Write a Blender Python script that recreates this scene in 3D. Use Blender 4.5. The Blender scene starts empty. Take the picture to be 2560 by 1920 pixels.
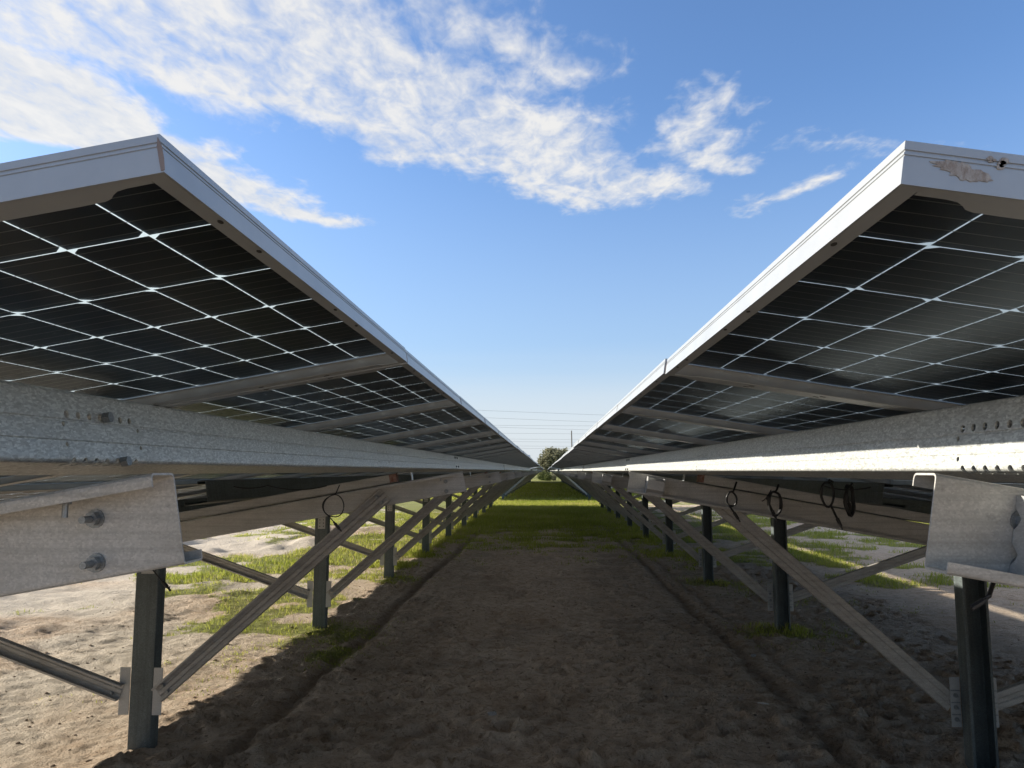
import bpy, math, random
import numpy as np
from mathutils import Vector, Matrix
random.seed(7)
rng = np.random.default_rng(11)
S = bpy.context.scene
COL = S.collection
PI = math.pi

# ------------------------------------------------------------------ measured layout (metres)
EYE = 1.75
PITCH, PW, PL, PT = 1.046, 1.037, 1.82, 0.031        # module pitch, width, length, frame depth
TIER = 1.8195
FRAME_Y0, FRAME_DY, N_NEAR, N_FAR = 1.09, 3.87, 10, 22
COLS_NEAR, COLS_FAR, FAR_Y0 = 37, 82, 45.4
ROWS = dict(left=dict(s=-1, x=0.295, y0=0.5525, z=2.007, tilt=math.atan(.172), rafter=math.atan(.178)),
            right=dict(s=1, x=0.246, y0=0.514, z=1.974, tilt=math.atan(.157), rafter=math.atan(.178)))
SUN_AZ = math.radians(12.0)                            # ahead of due left
SUN_EL = math.atan(.34 * math.cos(SUN_AZ))

# ------------------------------------------------------------------ node helpers
def mat(name):
    m = bpy.data.materials.new(name); m.use_nodes = True
    nt = m.node_tree; nt.nodes.clear()
    return m, nt
def N(nt, typ, **kw):
    n = nt.nodes.new(typ)
    for k, v in kw.items():
        if k.startswith('i_'):
            key = k[2:]; key = int(key) if key.isdigit() else key.replace('_', ' ')
            n.inputs[key].default_value = v
        else: setattr(n, k, v)
    return n
def L(nt, a, b): nt.links.new(a, b)
def ramp(nt, fac, stops):
    r = nt.nodes.new('ShaderNodeValToRGB'); e = r.color_ramp.elements
    while len(e) < len(stops): e.new(.5)
    for i, (p, c) in enumerate(stops):
        e[i].position = p; e[i].color = (*c, 1) if len(c) == 3 else c
    L(nt, fac, r.inputs[0]); return r
def mixc(nt, fac, a, b, mode='MIX'):
    m = nt.nodes.new('ShaderNodeMix'); m.data_type = 'RGBA'; m.blend_type = mode
    for s, v in ((m.inputs[0], fac), (m.inputs[6], a), (m.inputs[7], b)):
        if hasattr(v, 'links'): L(nt, v, s)
        else: s.default_value = v if not isinstance(v, tuple) else (*v, 1)[:4]
    return m.outputs[2]
def mth(nt, op, a, b=None, c=None, clamp=False):
    m = nt.nodes.new('ShaderNodeMath'); m.operation = op; m.use_clamp = clamp
    for i, v in enumerate((a, b, c)):
        if v is None: continue
        if hasattr(v, 'links'): L(nt, v, m.inputs[i])
        else: m.inputs[i].default_value = v
    return m.outputs[0]
def coords(nt, scale=(1, 1, 1), rnd=True):
    tc = nt.nodes.new('ShaderNodeTexCoord'); mp = nt.nodes.new('ShaderNodeMapping')
    mp.inputs['Scale'].default_value = scale
    if rnd:
        oi = nt.nodes.new('ShaderNodeObjectInfo'); cb = nt.nodes.new('ShaderNodeCombineXYZ')
        s = mth(nt, 'MULTIPLY', oi.outputs['Random'], 37.0)
        L(nt, s, cb.inputs[0]); L(nt, s, cb.inputs[1]); L(nt, cb.outputs[0], mp.inputs['Location'])
    L(nt, tc.outputs['Object'], mp.inputs['Vector']); return mp.outputs[0]
def noise(nt, vec, scale, detail=4, rough=.55, dist=0):
    n = N(nt, 'ShaderNodeTexNoise', i_Scale=scale, i_Detail=detail, i_Roughness=rough, i_Distortion=dist)
    L(nt, vec, n.inputs['Vector']); return n.outputs['Fac']
def finish(nt, base, metallic=0., rough=.5, bump=None, bstr=.3, bdist=.01, spec=.5):
    b = nt.nodes.new('ShaderNodeBsdfPrincipled'); o = nt.nodes.new('ShaderNodeOutputMaterial')
    for k, v in (('Base Color', base), ('Metallic', metallic), ('Roughness', rough)):
        if hasattr(v, 'links'): L(nt, v, b.inputs[k])
        else: b.inputs[k].default_value = v if not isinstance(v, tuple) else (*v, 1)
    b.inputs['Specular IOR Level'].default_value = spec
    if bump is not None:
        bp = N(nt, 'ShaderNodeBump', i_Strength=bstr, i_Distance=bdist); L(nt, bump, bp.inputs['Height'])
        L(nt, bp.outputs[0], b.inputs['Normal'])
    L(nt, b.outputs[0], o.inputs[0]); return b

def m_galv(name, lo, hi, scale, metallic, rlo, rhi, tint=(1, 1, 1), streak=None, dirt=.35, needle=.45):
    m, nt = mat(name); v = coords(nt)
    chans = []
    for rot in ((.7, .5, .3), (-.8, -.4, .9)):
        sk = nt.nodes.new('ShaderNodeMapping'); sk.inputs['Rotation'].default_value = rot
        sk.inputs['Scale'].default_value = (1, needle, 1.3); L(nt, v, sk.inputs[0])
        wob = N(nt, 'ShaderNodeTexNoise', i_Scale=scale * .6, i_Detail=2); L(nt, sk.outputs[0], wob.inputs['Vector'])
        ad = N(nt, 'ShaderNodeVectorMath', operation='MULTIPLY_ADD'); L(nt, wob.outputs['Color'], ad.inputs[0])
        ad.inputs[1].default_value = (.9 / scale,) * 3; L(nt, sk.outputs[0], ad.inputs[2])
        vo = N(nt, 'ShaderNodeTexVoronoi', i_Scale=scale); L(nt, ad.outputs[0], vo.inputs['Vector'])
        sep = nt.nodes.new('ShaderNodeSeparateColor'); L(nt, vo.outputs['Color'], sep.inputs[0]); chans.append(sep)
    pick = ramp(nt, noise(nt, v, scale * .45, 1), [(.45, (0, 0, 0)), (.55, (1, 1, 1))]).outputs[0]
    cr = mixc(nt, pick, chans[0].outputs[0], chans[1].outputs[0]); cg = mixc(nt, pick, chans[0].outputs[1], chans[1].outputs[1])
    base = ramp(nt, cr, [(0, tuple(lo * t for t in tint)), (.6, tuple((lo * .5 + hi * .5) * t for t in tint)), (1, tuple(hi * t for t in tint))]).outputs[0]
    dn = noise(nt, v, 5, 6, .6)
    base = mixc(nt, ramp(nt, dn, [(.42, (0, 0, 0)), (.75, (dirt,) * 3)]).outputs[0], base, tuple(lo * .62 * t for t in (tint[0], tint[1] * .95, tint[2] * .86)))
    if streak:
        mp = nt.nodes.new('ShaderNodeMapping'); mp.inputs['Scale'].default_value = streak; L(nt, v, mp.inputs[0])
        sn = noise(nt, mp.outputs[0], 1, 5, .6)
        base = mixc(nt, ramp(nt, sn, [(.45, (0, 0, 0)), (.7, (.5,) * 3)]).outputs[0], base, tuple(lo * .6 * t for t in tint))
        fl = noise(nt, v, 38, 5, .7)
        base = mixc(nt, ramp(nt, fl, [(.62, (0, 0, 0)), (.72, (.45,) * 3)]).outputs[0], base, tuple(lo * .5 * t for t in tint))
    rg = nt.nodes.new('ShaderNodeMapRange'); L(nt, cg, rg.inputs[0]); rg.inputs[3].default_value = rlo; rg.inputs[4].default_value = rhi
    finish(nt, base, metallic, rg.outputs[0], cr, .12, .002)
    return m
M = {}
M['galv'] = m_galv('bright_galvanised', .44, .78, 250, .5, .34, .55, (.985, 1.0, .955), dirt=.12, needle=.4)
M['galv_mid'] = m_galv('weathered_galvanised', .42, .58, 260, .2, .45, .62, (1.03, 1.0, .93), streak=(2, 90, 90), dirt=.5)
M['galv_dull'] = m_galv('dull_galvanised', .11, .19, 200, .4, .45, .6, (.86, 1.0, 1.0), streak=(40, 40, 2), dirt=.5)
M['brace'] = m_galv('brace_steel', .36, .52, 260, .25, .48, .64, (1.05, 1.0, .92), streak=(3, 55, 55), dirt=.6)
M['plate'] = m_galv('zinc_plate', .40, .52, 320, .35, .4, .55, (1, 1, .97), dirt=.3)
M['bolt'] = m_galv('bolt_steel', .24, .34, 400, .7, .35, .5, (.95, 1, 1.02), dirt=.3)
def m_rust():
    m, nt = mat('primed_cut_end'); v = coords(nt)
    n = noise(nt, v, 60, 5)
    finish(nt, ramp(nt, n, [(.35, (.22, .09, .06)), (.7, (.33, .22, .18))]).outputs[0], 0, .8); return m
M['rust'] = m_rust()
def m_frame():
    m, nt = mat('anodised_aluminium'); v = coords(nt, rnd=False)
    n = noise(nt, v, 14, 6, .65); f = noise(nt, v, 220, 3)
    base = ramp(nt, n, [(.3, (.345, .355, .36)), (.7, (.395, .405, .405))]).outputs[0]
    base = mixc(nt, ramp(nt, noise(nt, v, 55, 4, .7), [(.66, (0, 0, 0)), (.76, (.35,) * 3)]).outputs[0], base, (.42, .36, .30))
    finish(nt, base, .35, .40, f, .04, .001); return m
M['frame'] = m_frame()
def m_plain(name, c, rough=.5, metallic=0, spec=.5):
    m, nt = mat(name); v = coords(nt); n = noise(nt, v, 40, 4)
    finish(nt, mixc(nt, n, tuple(x * .8 for x in c), tuple(min(1, x * 1.2) for x in c)), metallic, rough, spec=spec); return m
M['slot'] = m_plain('slot_shadow_gap', (.03, .028, .025), .8)
M['cable'] = m_plain('black_cable', (.012, .012, .012), .45)
M['wire'] = m_plain('overhead_wire', (.24, .25, .26), .6)
M['pole'] = m_plain('pole_wood', (.16, .15, .14), .8)
M['stick'] = m_plain('pale_plastic', (.6, .57, .5), .6)
M['stone'] = m_plain('grey_stone', (.3, .29, .27), .8)
M['joint'] = m_plain('frame_sealant', (.21, .165, .145), .7)
M['roof'] = m_plain('blue_grey_metal_roof', (.20, .25, .34), .5)
M['shedwall'] = m_plain('blue_grey_wall', (.28, .33, .42), .6)
M['bark'] = m_plain('bark', (.12, .10, .08), .9)
def m_cell():
    m, nt = mat('silicon_cell'); v = coords(nt)
    n = noise(nt, v, 6, 4); tc = nt.nodes.new('ShaderNodeTexCoord')
    mp = nt.nodes.new('ShaderNodeMapping'); mp.inputs['Scale'].default_value = (420, 9, 9); L(nt, tc.outputs['Object'], mp.inputs[0])
    fn = noise(nt, mp.outputs[0], 1, 2)
    base = ramp(nt, n, [(.3, (.010, .012, .018)), (.7, (.020, .020, .021))]).outputs[0]
    base = mixc(nt, ramp(nt, fn, [(.5, (0, 0, 0)), (.8, (.5,) * 3)]).outputs[0], base, (.022, .021, .018))
    finish(nt, base, 0, .42, spec=.35); return m
M['cell'] = m_cell()
M['ribbon'] = m_plain('cell_ribbon', (.50, .44, .36), .45, .3)
def m_glass():
    m, nt = mat('module_glass'); v = coords(nt)
    fr = N(nt, 'ShaderNodeFresnel', i_IOR=1.5)
    tr = N(nt, 'ShaderNodeBsdfTransparent', i_Color=(.90, .95, .95, 1))
    gl = N(nt, 'ShaderNodeBsdfGlossy', i_Color=(.48, .55, .62, 1)); gl.inputs['Roughness'].default_value = .27
    mx = nt.nodes.new('ShaderNodeMixShader'); L(nt, fr.outputs[0], mx.inputs[0]); L(nt, tr.outputs[0], mx.inputs[1]); L(nt, gl.outputs[0], mx.inputs[2])
    # thin film of dust
    df = N(nt, 'ShaderNodeBsdfDiffuse', i_Color=(.42, .38, .32, 1)); m2 = nt.nodes.new('ShaderNodeMixShader')
    L(nt, ramp(nt, noise(nt, v, 5, 6, .65), [(.4, (.004,) * 3), (.8, (.03,) * 3)]).outputs[0], m2.inputs[0])
    L(nt, mx.outputs[0], m2.inputs[1]); L(nt, df.outputs[0], m2.inputs[2])
    o = nt.nodes.new('ShaderNodeOutputMaterial'); L(nt, m2.outputs[0], o.inputs[0]); return m
M['glass'] = m_glass()
def m_sheet():
    m, nt = mat('translucent_encapsulant'); t = N(nt, 'ShaderNodeBsdfTranslucent', i_Color=(.62, .68, .70, 1)); d = N(nt, 'ShaderNodeBsdfDiffuse', i_Color=(.6, .63, .63, 1))
    mx = nt.nodes.new('ShaderNodeMixShader'); mx.inputs[0].default_value = .2; L(nt, t.outputs[0], mx.inputs[1]); L(nt, d.outputs[0], mx.inputs[2])
    o = nt.nodes.new('ShaderNodeOutputMaterial'); L(nt, mx.outputs[0], o.inputs[0]); return m
M['sheet'] = m_sheet()
def m_peel():
    m, nt = mat('peeled_coating'); v = coords(nt, rnd=False)
    mp = nt.nodes.new('ShaderNodeMapping'); mp.inputs['Scale'].default_value = (1, 1, .5); L(nt, v, mp.inputs[0])
    n = noise(nt, mp.outputs[0], 190, 6, .75)
    finish(nt, ramp(nt, n, [(.32, (.19, .145, .115)), (.52, (.33, .30, .27)), (.66, (.40, .385, .36))]).outputs[0], 0, .85, n, .5, .002); return m
M['peel'] = m_peel()
def m_foliage(name, a, b, trans=.35, dry=None):
    m, nt = mat(name)
    at = N(nt, 'ShaderNodeAttribute', attribute_name='tone')
    c = ramp(nt, at.outputs['Fac'], [(0, a), (.72, b), (.9, b), (1, dry or b)]).outputs[0]
    d = nt.nodes.new('ShaderNodeBsdfDiffuse'); t = nt.nodes.new('ShaderNodeBsdfTranslucent')
    L(nt, c, d.inputs[0]); L(nt, c, t.inputs[0])
    mx = N(nt, 'ShaderNodeMixShader'); mx.inputs[0].default_value = trans
    L(nt, d.outputs[0], mx.inputs[1]); L(nt, t.outputs[0], mx.inputs[2])
    o = nt.nodes.new('ShaderNodeOutputMaterial'); L(nt, mx.outputs[0], o.inputs[0]); return m
M['grass'] = m_foliage('grass_blade', (.16, .21, .026), (.42, .43, .085), .5, (.50, .40, .20))
M['leaf'] = m_foliage('tree_leaf', (.12, .125, .08), (.28, .265, .17), .35)  # distance haze is put into the leaf colours as grey
M['shrub'] = m_foliage('shrub_leaf', (.06, .09, .03), (.16, .17, .07), .3)
def m_ground():
    m, nt = mat('sandy_soil'); tc = nt.nodes.new('ShaderNodeTexCoord'); v = tc.outputs['Object']
    n1 = noise(nt, v, .9, 6, .6); n2 = noise(nt, v, 7, 6, .65); n3 = noise(nt, v, 60, 5, .7); n20 = noise(nt, v, 19, 5, .65, .4)
    sand = ramp(nt, n1, [(.3, (.62, .475, .34)), (.7, (.75, .61, .465))]).outputs[0]
    sand = mixc(nt, ramp(nt, n2, [(.36, (.6,) * 3), (.56, (0, 0, 0))]).outputs[0], sand, (.44, .295, .185))
    sand = mixc(nt, ramp(nt, n3, [(.30, (.7,) * 3), (.45, (0, 0, 0))]).outputs[0], sand, (.18, .13, .085))
    sand = mixc(nt, ramp(nt, n20, [(.30, (.75,) * 3), (.47, (0, 0, 0))]).outputs[0], sand, (.25, .165, .10))
    sp = noise(nt, v, 150, 2, .5)
    sand = mixc(nt, ramp(nt, sp, [(.70, (0, 0, 0)), (.78, (.6,) * 3)]).outputs[0], sand, (.09, .07, .045))
    pale = N(nt, 'ShaderNodeAttribute', attribute_name='pale')
    sand = mixc(nt, mth(nt, 'MULTIPLY', pale.outputs['Fac'], .75), sand, (.68, .60, .49))
    dm = N(nt, 'ShaderNodeAttribute', attribute_name='dark_soil')
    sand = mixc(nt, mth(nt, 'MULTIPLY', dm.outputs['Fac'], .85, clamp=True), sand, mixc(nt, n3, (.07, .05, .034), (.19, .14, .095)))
    at = N(nt, 'ShaderNodeAttribute', attribute_name='cover')
    gn = noise(nt, v, 28, 5, .7); gn2 = noise(nt, v, .6, 4)
    gcol = mixc(nt, gn, (.10, .13, .022), (.33, .34, .07))
    gcol = mixc(nt, ramp(nt, gn2, [(.45, (0, 0, 0)), (.65, (.5,) * 3)]).outputs[0], gcol, (.17, .16, .06))
    f = mth(nt, 'ADD', at.outputs['Fac'], mth(nt, 'ADD', mth(nt, 'MULTIPLY', mth(nt, 'SUBTRACT', n2, .5), .7), mth(nt, 'MULTIPLY', mth(nt, 'SUBTRACT', n20, .5), 1.3)))
    f = ramp(nt, f, [(.42, (0, 0, 0)), (.80, (.9,) * 3)]).outputs[0]
    base = mixc(nt, f, sand, gcol)
    hb = mth(nt, 'ADD', mth(nt, 'ADD', mth(nt, 'MULTIPLY', n3, .55), mth(nt, 'MULTIPLY', n20, .75)), mth(nt, 'MULTIPLY', n2, .30))
    finish(nt, base, 0, .95, hb, 1.0, .08, spec=.15); return m
M['ground'] = m_ground()

# ------------------------------------------------------------------ mesh builder
class MB:
    def __init__(s): s.v = []; s.f = []; s.m = []
    def face(s, idx, mi=0): s.f.append(tuple(idx)); s.m.append(mi)
    def add(s, verts, faces, mi=0):
        o = len(s.v); s.v += [tuple(p) for p in verts]
        for f in faces: s.f.append(tuple(i + o for i in f)); s.m.append(mi)
    def box(s, lo, hi, mi=0, T=None):
        (x0, y0, z0), (x1, y1, z1) = lo, hi
        p = [(x0, y0, z0), (x1, y0, z0), (x1, y1, z0), (x0, y1, z0), (x0, y0, z1), (x1, y0, z1), (x1, y1, z1), (x0, y1, z1)]
        if T is not None: p = [T @ Vector(q) for q in p]
        s.add(p, [(0, 3, 2, 1), (4, 5, 6, 7), (0, 1, 5, 4), (1, 2, 6, 5), (2, 3, 7, 6), (3, 0, 4, 7)], mi)
    def prism(s, outline, o, A, B, D, mi=0, caps=True, cap_mi=None):
        """closed 2D outline (a,b) swept from o along D"""
        o, A, B, D = Vector(o), Vector(A), Vector(B), Vector(D); n = len(outline)
        v = [o + A * a + B * b for a, b in outline]; v += [p + D for p in v]
        fs = [(i, (i + 1) % n, n + (i + 1) % n, n + i) for i in range(n)]
        s.add(v, fs, mi)
        if caps:
            k = len(s.v) - 2 * n; c = mi if cap_mi is None else cap_mi
            s.face([k + i for i in reversed(range(n))], c); s.face([k + n + i for i in range(n)], c)
    def tube(s, pts, r, n=8, mi=0, caps=True):
        pts = [Vector(p) for p in pts]; k0 = len(s.v); up = Vector((0.13, .29, .95))
        for i, p in enumerate(pts):
            t = (pts[min(i + 1, len(pts) - 1)] - pts[max(i - 1, 0)]).normalized()
            a = t.cross(up)
            if a.length < 1e-3: a = t.cross(Vector((1, 0, 0)))
            a.normalize(); b = t.cross(a); rr = r[i] if hasattr(r, '__len__') else r
            s.v += [tuple(p + (a * math.cos(2 * PI * j / n) + b * math.sin(2 * PI * j / n)) * rr) for j in range(n)]
        for i in range(len(pts) - 1):
            for j in range(n):
                s.face((k0 + i * n + j, k0 + i * n + (j + 1) % n, k0 + (i + 1) * n + (j + 1) % n, k0 + (i + 1) * n + j), mi)
        if caps:
            s.face([k0 + j for j in reversed(range(n))], mi); e = k0 + (len(pts) - 1) * n; s.face([e + j for j in range(n)], mi)
    def build(s, name, m, parent=None, smooth=False, link=True):
        me = bpy.data.meshes.new(name); me.from_pydata(s.v, [], s.f); me.update()
        for x in (m if isinstance(m, (list, tuple)) else [m]): me.materials.append(x)
        if any(s.m): me.polygons.foreach_set('material_index', s.m)
        if smooth: me.polygons.foreach_set('use_smooth', [True] * len(me.polygons))
        o = bpy.data.objects.new(name, me)
        if link: COL.objects.link(o)
        if parent: o.parent = parent
        return o
def tag(o, label=None, cat=None, group=None, kind=None):
    for k, v in (('label', label), ('category', cat), ('group', group), ('kind', kind)):
        if v: o[k] = v
    return o
def empty(name, loc, rot=(0, 0, 0)):
    o = bpy.data.objects.new(name, None); COL.objects.link(o); o.location = loc; o.rotation_euler = rot
    o.empty_display_size = .1; return o
KIDS = {}
def kids(o): return [c for c in KIDS.get(o.name, [])]
def reg(parent, *cs):
    KIDS.setdefault(parent.name, []).extend(cs)
def copy_tree(o, parent=None):
    c = o.copy(); COL.objects.link(c)
    if parent: c.parent = parent; reg(parent, c)
    for ch in kids(o): copy_tree(ch, c)
    return c
def rounded(pts, r, n=4):
    """open polyline with its inner corners rounded"""
    out = [pts[0]]
    for i in range(1, len(pts) - 1):
        a, p, b = Vector(pts[i - 1]), Vector(pts[i]), Vector(pts[i + 1])
        u, w = (a - p), (b - p); rr = min(r, u.length * .45, w.length * .45); u.normalize(); w.normalize()
        if rr <= 0 or abs(u.dot(w)) > .995: out.append(tuple(p)); continue
        s, e = p + u * rr, p + w * rr
        for k in range(n + 1):
            t = k / n; q = s * (1 - t) ** 2 + p * 2 * t * (1 - t) + e * t * t; out.append(tuple(q))
    out.append(pts[-1]); return out
def thin(poly, t):
    """outline of a sheet of thickness t on the left of the polyline"""
    P = [Vector(p) for p in poly]; off = []
    for i, p in enumerate(P):
        a = (p - P[i - 1]).normalized() if i else (P[1] - P[0]).normalized()
        b = (P[i + 1] - p).normalized() if i < len(P) - 1 else a
        na, nb = Vector((-a.y, a.x)), Vector((-b.y, b.x)); m = (na + nb); m.normalize()
        off.append(p + m * (t / max(.4, m.dot(na))))
    return [tuple(p) for p in P] + [tuple(p) for p in reversed(off)]

def hex_bolt(mb, p, d, af=.019, h=.012, washer=.015, stud=0, mi=0):
    """hexagon head (or nut with a stud) on a washer, axis d from p"""
    d = Vector(d).normalized(); p = Vector(p)
    a = d.cross(Vector((.1, .2, 1)) if abs(d.z) < .9 else Vector((1, 0, .1))).normalized(); b = d.cross(a)
    ring = lambda r, k, ph=.2: [(r * math.cos(2 * PI * i / k + ph), r * math.sin(2 * PI * i / k + ph)) for i in range(k)]
    if washer: mb.prism(ring(washer, 14), p, a, b, d * .0025, mi)
    mb.prism(ring(af / math.sqrt(3), 6), p + d * .0025, a, b, d * h, mi)
    if stud: mb.prism(ring(af * .3, 10), p + d * (h + .0025), a, b, d * stud, mi)

# ------------------------------------------------------------------ solar panel (one module with its parts)
def frame_mesh(detail=True):
    """x from -PL (outer) to 0 (aisle edge), y from 0 to PW, z from -PT to 0"""
    mb = MB(); t = .0018
    prof = [(0, 0), (0, -.0062), (.0010, -.0066), (.0010, -.0078), (0, -.0082), (0, -.0098), (.0008, -.0101), (.0008, -.0110), (0, -.0114), (0, -PT),
            (t, -PT), (t, -.006), (.009, -.006), (.009, 0)] if detail else [(0, 0), (0, -PT), (t, -PT), (t, -.006), (.009, -.006), (.009, 0)]
    n = len(prof); k0 = len(mb.v)
    for cx, cy, sx, sy in ((0, 0, -1, 1), (0, PW, -1, -1), (-PL, PW, 1, -1), (-PL, 0, 1, 1)):
        for ins, z in prof: mb.v.append((cx + sx * ins, cy + sy * ins, z))
    for c in range(4):
        d = (c + 1) % 4
        for i in range(n):
            j = (i + 1) % n
            mb.face((k0 + c * n + i, k0 + d * n + i, k0 + d * n + j, k0 + c * n + j))
    # bottom lips: long sides wide, narrowing in a curve before the corner; short sides plain
    z0, z1 = -PT, -PT + .002; e = .0003
    def lip(y_of):
        inner = [(-.016, .0155), (-.038, .016), (-.047, .018), (-.053, .023), (-.058, .029), (-.065, .0322), (-.085, .033)]
        full = inner + [(-PL - x, w) for x, w in reversed(inner)]
        vs = []
        for x, w in full: vs += [(x, y_of(t + e), z0), (x, y_of(w), z0), (x, y_of(t + e), z1), (x, y_of(w), z1)]
        fs = []
        for i in range(len(full) - 1):
            a, b = 4 * i, 4 * i + 4
            fs += [(a, b, b + 1, a + 1), (a + 2, a + 3, b + 3, b + 2), (a + 1, b + 1, b + 3, a + 3)]
        mb.add(vs, fs)
    lip(lambda w: w); lip(lambda w: PW - w)
    for xa, xb in ((-.0155, -t - e), (-PL + t + e, -PL + .0155)):
        mb.box((xa, t + e, z0), (xb, PW - t - e, z1))
    if detail:                                          # raised dark ovals painted for the shade in the lip slots
        for x in (-.17, -.31, -.55, -1.2, -1.45):
            for y in (.012, PW - .012):
                mb.prism([(.006 * math.cos(a) , .0026 * math.sin(a)) for a in [2 * PI * i / 12 for i in range(12)]], (x, y, z0 - .0006), (1, 0, 0), (0, 1, 0), (0, 0, .0008), 1)
        for y in (.115, .21, .5, .62, .9):
            mb.prism([(.0022 * math.cos(a), .005 * math.sin(a)) for a in [2 * PI * i / 12 for i in range(12)]], (-.0055, y, z0 - .0006), (1, 0, 0), (0, 1, 0), (0, 0, .0008), 1)
    return mb
CP, CW, CH, HP = .1683, .1663, .0831, .0848           # cell pitch and width along the row, half-cell height and pitch
NV = 21
def cell_mesh():
    mb = MB(); y00 = (PW - 5 * CP - CW) / 2; x00 = -(PL - (NV - 1) * HP - CH) / 2; c = .0098; z = -.0045
    for i in range(6):
        for j in range(NV):
            y0, y1 = y00 + i * CP, y00 + i * CP + CW; x1 = x00 - j * HP; x0 = x1 - CH
            if (i + j * 0) % 2: p = [(x0 + c, y0), (x1, y0), (x1, y1), (x0 + c, y1), (x0, y1 - c), (x0, y0 + c)]
            else: p = [(x0, y0), (x1 - c, y0), (x1, y0 + c), (x1, y1 - c), (x1 - c, y1), (x0, y1)]
            mb.add([(a, b, z) for a, b in p], [tuple(range(6))])
    return mb
def ribbon_mesh():
    mb = MB(); y00 = (PW - 5 * CP - CW) / 2; z = -.0049
    for i in range(6):
        for k in range(6):
            y = y00 + i * CP + CW * (k + .5) / 6
            mb.add([(-PL + .02, y - .0008, z), (-.018, y - .0008, z), (-.018, y + .0008, z), (-PL + .02, y + .0008, z)], [(0, 1, 2, 3)])
    return mb
def sheet_mesh():
    mb = MB(); e = .012; mb.add([(-PL + e, e, -.0036), (-e, e, -.0036), (-e, PW - e, -.0036), (-PL + e, PW - e, -.0036)], [(0, 1, 2, 3)])
    return mb
def glass_mesh():
    mb = MB(); mb.add([(-PL + .003, .003, -.0058), (-.003, .003, -.0058), (-.003, PW - .003, -.0058), (-PL + .003, PW - .003, -.0058)], [(3, 2, 1, 0)])
    return mb
def row_jitter(row, y):
    """slow waviness of the row: nothing near, centimetres far away"""
    a = min(1, max(0, (y - 9) / 50))
    ph = 0 if row == 'left' else 2.1
    return a * (.030 * math.sin(y * .23 + ph) + .022 * math.sin(y * .61 + 1.3 * ph)) + (random.uniform(-.0022, .0022) if y > 1 else 0)
def place_panel(o, row, y, tier=0, jit=True):
    R = ROWS[row]; s = R['s']; v = tier * TIER
    x = R['x'] + v * math.cos(R['tilt']); z = R['z'] - v * math.sin(R['tilt'])
    dz = row_jitter(row, y) if jit else 0; dx = random.uniform(-.002, .002) if jit and y > 1 else 0
    if row == 'right' and 1 < y < 6: dz += .004 * (y - .5)**.5; dx -= .0015
    if s < 0: o.location = (-x + dx, y, z + dz); o.rotation_euler = (0, -R['tilt'], 0)
    else: o.location = (x + dx, y + PW, z + dz); o.rotation_euler = (0, -R['tilt'], PI)
ORD = ['', 'first', 'second', 'third', 'fourth', 'fifth', 'sixth', 'seventh', 'eighth', 'ninth', 'tenth']
proto = empty('solar_panel', (0, 0, 0))
parts = [frame_mesh().build('frame', [M['frame'], M['slot']], proto), cell_mesh().build('cells', M['cell'], proto),
         ribbon_mesh().build('ribbons', M['ribbon'], proto), sheet_mesh().build('encapsulant', M['sheet'], proto), glass_mesh().build('glass', M['glass'], proto)]
reg(proto, *parts)
simple = None
mb = MB()
for src, mi in ((frame_mesh(False), 0), (cell_mesh(), 1), (sheet_mesh(), 2)):
    mb.add(src.v, src.f, mi)
far_mesh = mb.build('solar_panel', [M['frame'], M['cell'], M['sheet']], link=False)
first = True
for row in ('left', 'right'):
    R = ROWS[row]
    for k in range(COLS_NEAR):
        y = R['y0'] + k * PITCH
        o = proto if first else copy_tree(proto); first = False
        place_panel(o, row, y)
        if k == 0:
            lb = ('nearest solar panel of the left row, brown stained frame corner against the clouds' if row == 'left'
                  else 'nearest solar panel of the right row, frame with a peeled patch beside its corner')
            if row == 'left':
                c = MB(); c.prism([(0, 0), (.003, .0005), (.0035, .010), (.003, .020), (.0005, .0275), (-.0008, .020), (-.0004, .008)], (-.0022, -.0006, -PT + .001), (1, 0, 0), (0, 0, 1), (0, .0006, 0))
                reg(o, c.build('corner_stain', M['joint'], o))
            else:
                rr = random.Random(5); pts = []
                for i in range(40):
                    a = 2 * PI * i / 40; w = 1 + .20 * rr.uniform(-1, 1)
                    pts.append((.0155 * math.cos(a) * w * (1 + .2 * math.cos(2 * a)), .0055 * math.sin(a) * w - .003 * math.cos(a)))
                c = MB(); c.prism(pts, (-.0385, PW + .0001, -.0165), (-1, 0, 0), (0, 0, 1), (0, .0005, 0))
                for q in range(9):
                    px, pz, r = -.052 - rr.uniform(0, .014), -.0075 + rr.uniform(-.004, .003), rr.uniform(.0008, .0022)
                    c.prism([(r * 1.6 * math.cos(2 * PI * i / 9) * rr.uniform(.7, 1.2), r * math.sin(2 * PI * i / 9)) for i in range(9)], (px, PW + .0001, pz), (-1, 0, 0), (0, 0, 1), (0, .0005, 0))
                reg(o, tag(c.build('peeled_patch', M['peel'], o), 'scraped bare patch with brown specks'))
        elif k <= 10: lb = f'{ORD[k+1]} solar panel of the {row} row counting from the camera' if k < 10 else f'solar panel just behind the tenth one of the {row} row'
        else: lb = f'solar panel receding down the {row} row, past its eleventh, before the sunlit gap'
        tag(o, lb, 'solar panel', f'solar panels of the {row} row')
    for k in range(COLS_FAR):
        y = FAR_Y0 + k * PITCH
        o = far_mesh.copy(); COL.objects.link(o); place_panel(o, row, y)
        tag(o, f'tiny distant solar panel in the {row} row beyond the sunlit gap', 'solar panel', f'far solar panels of the {row} row')
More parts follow.
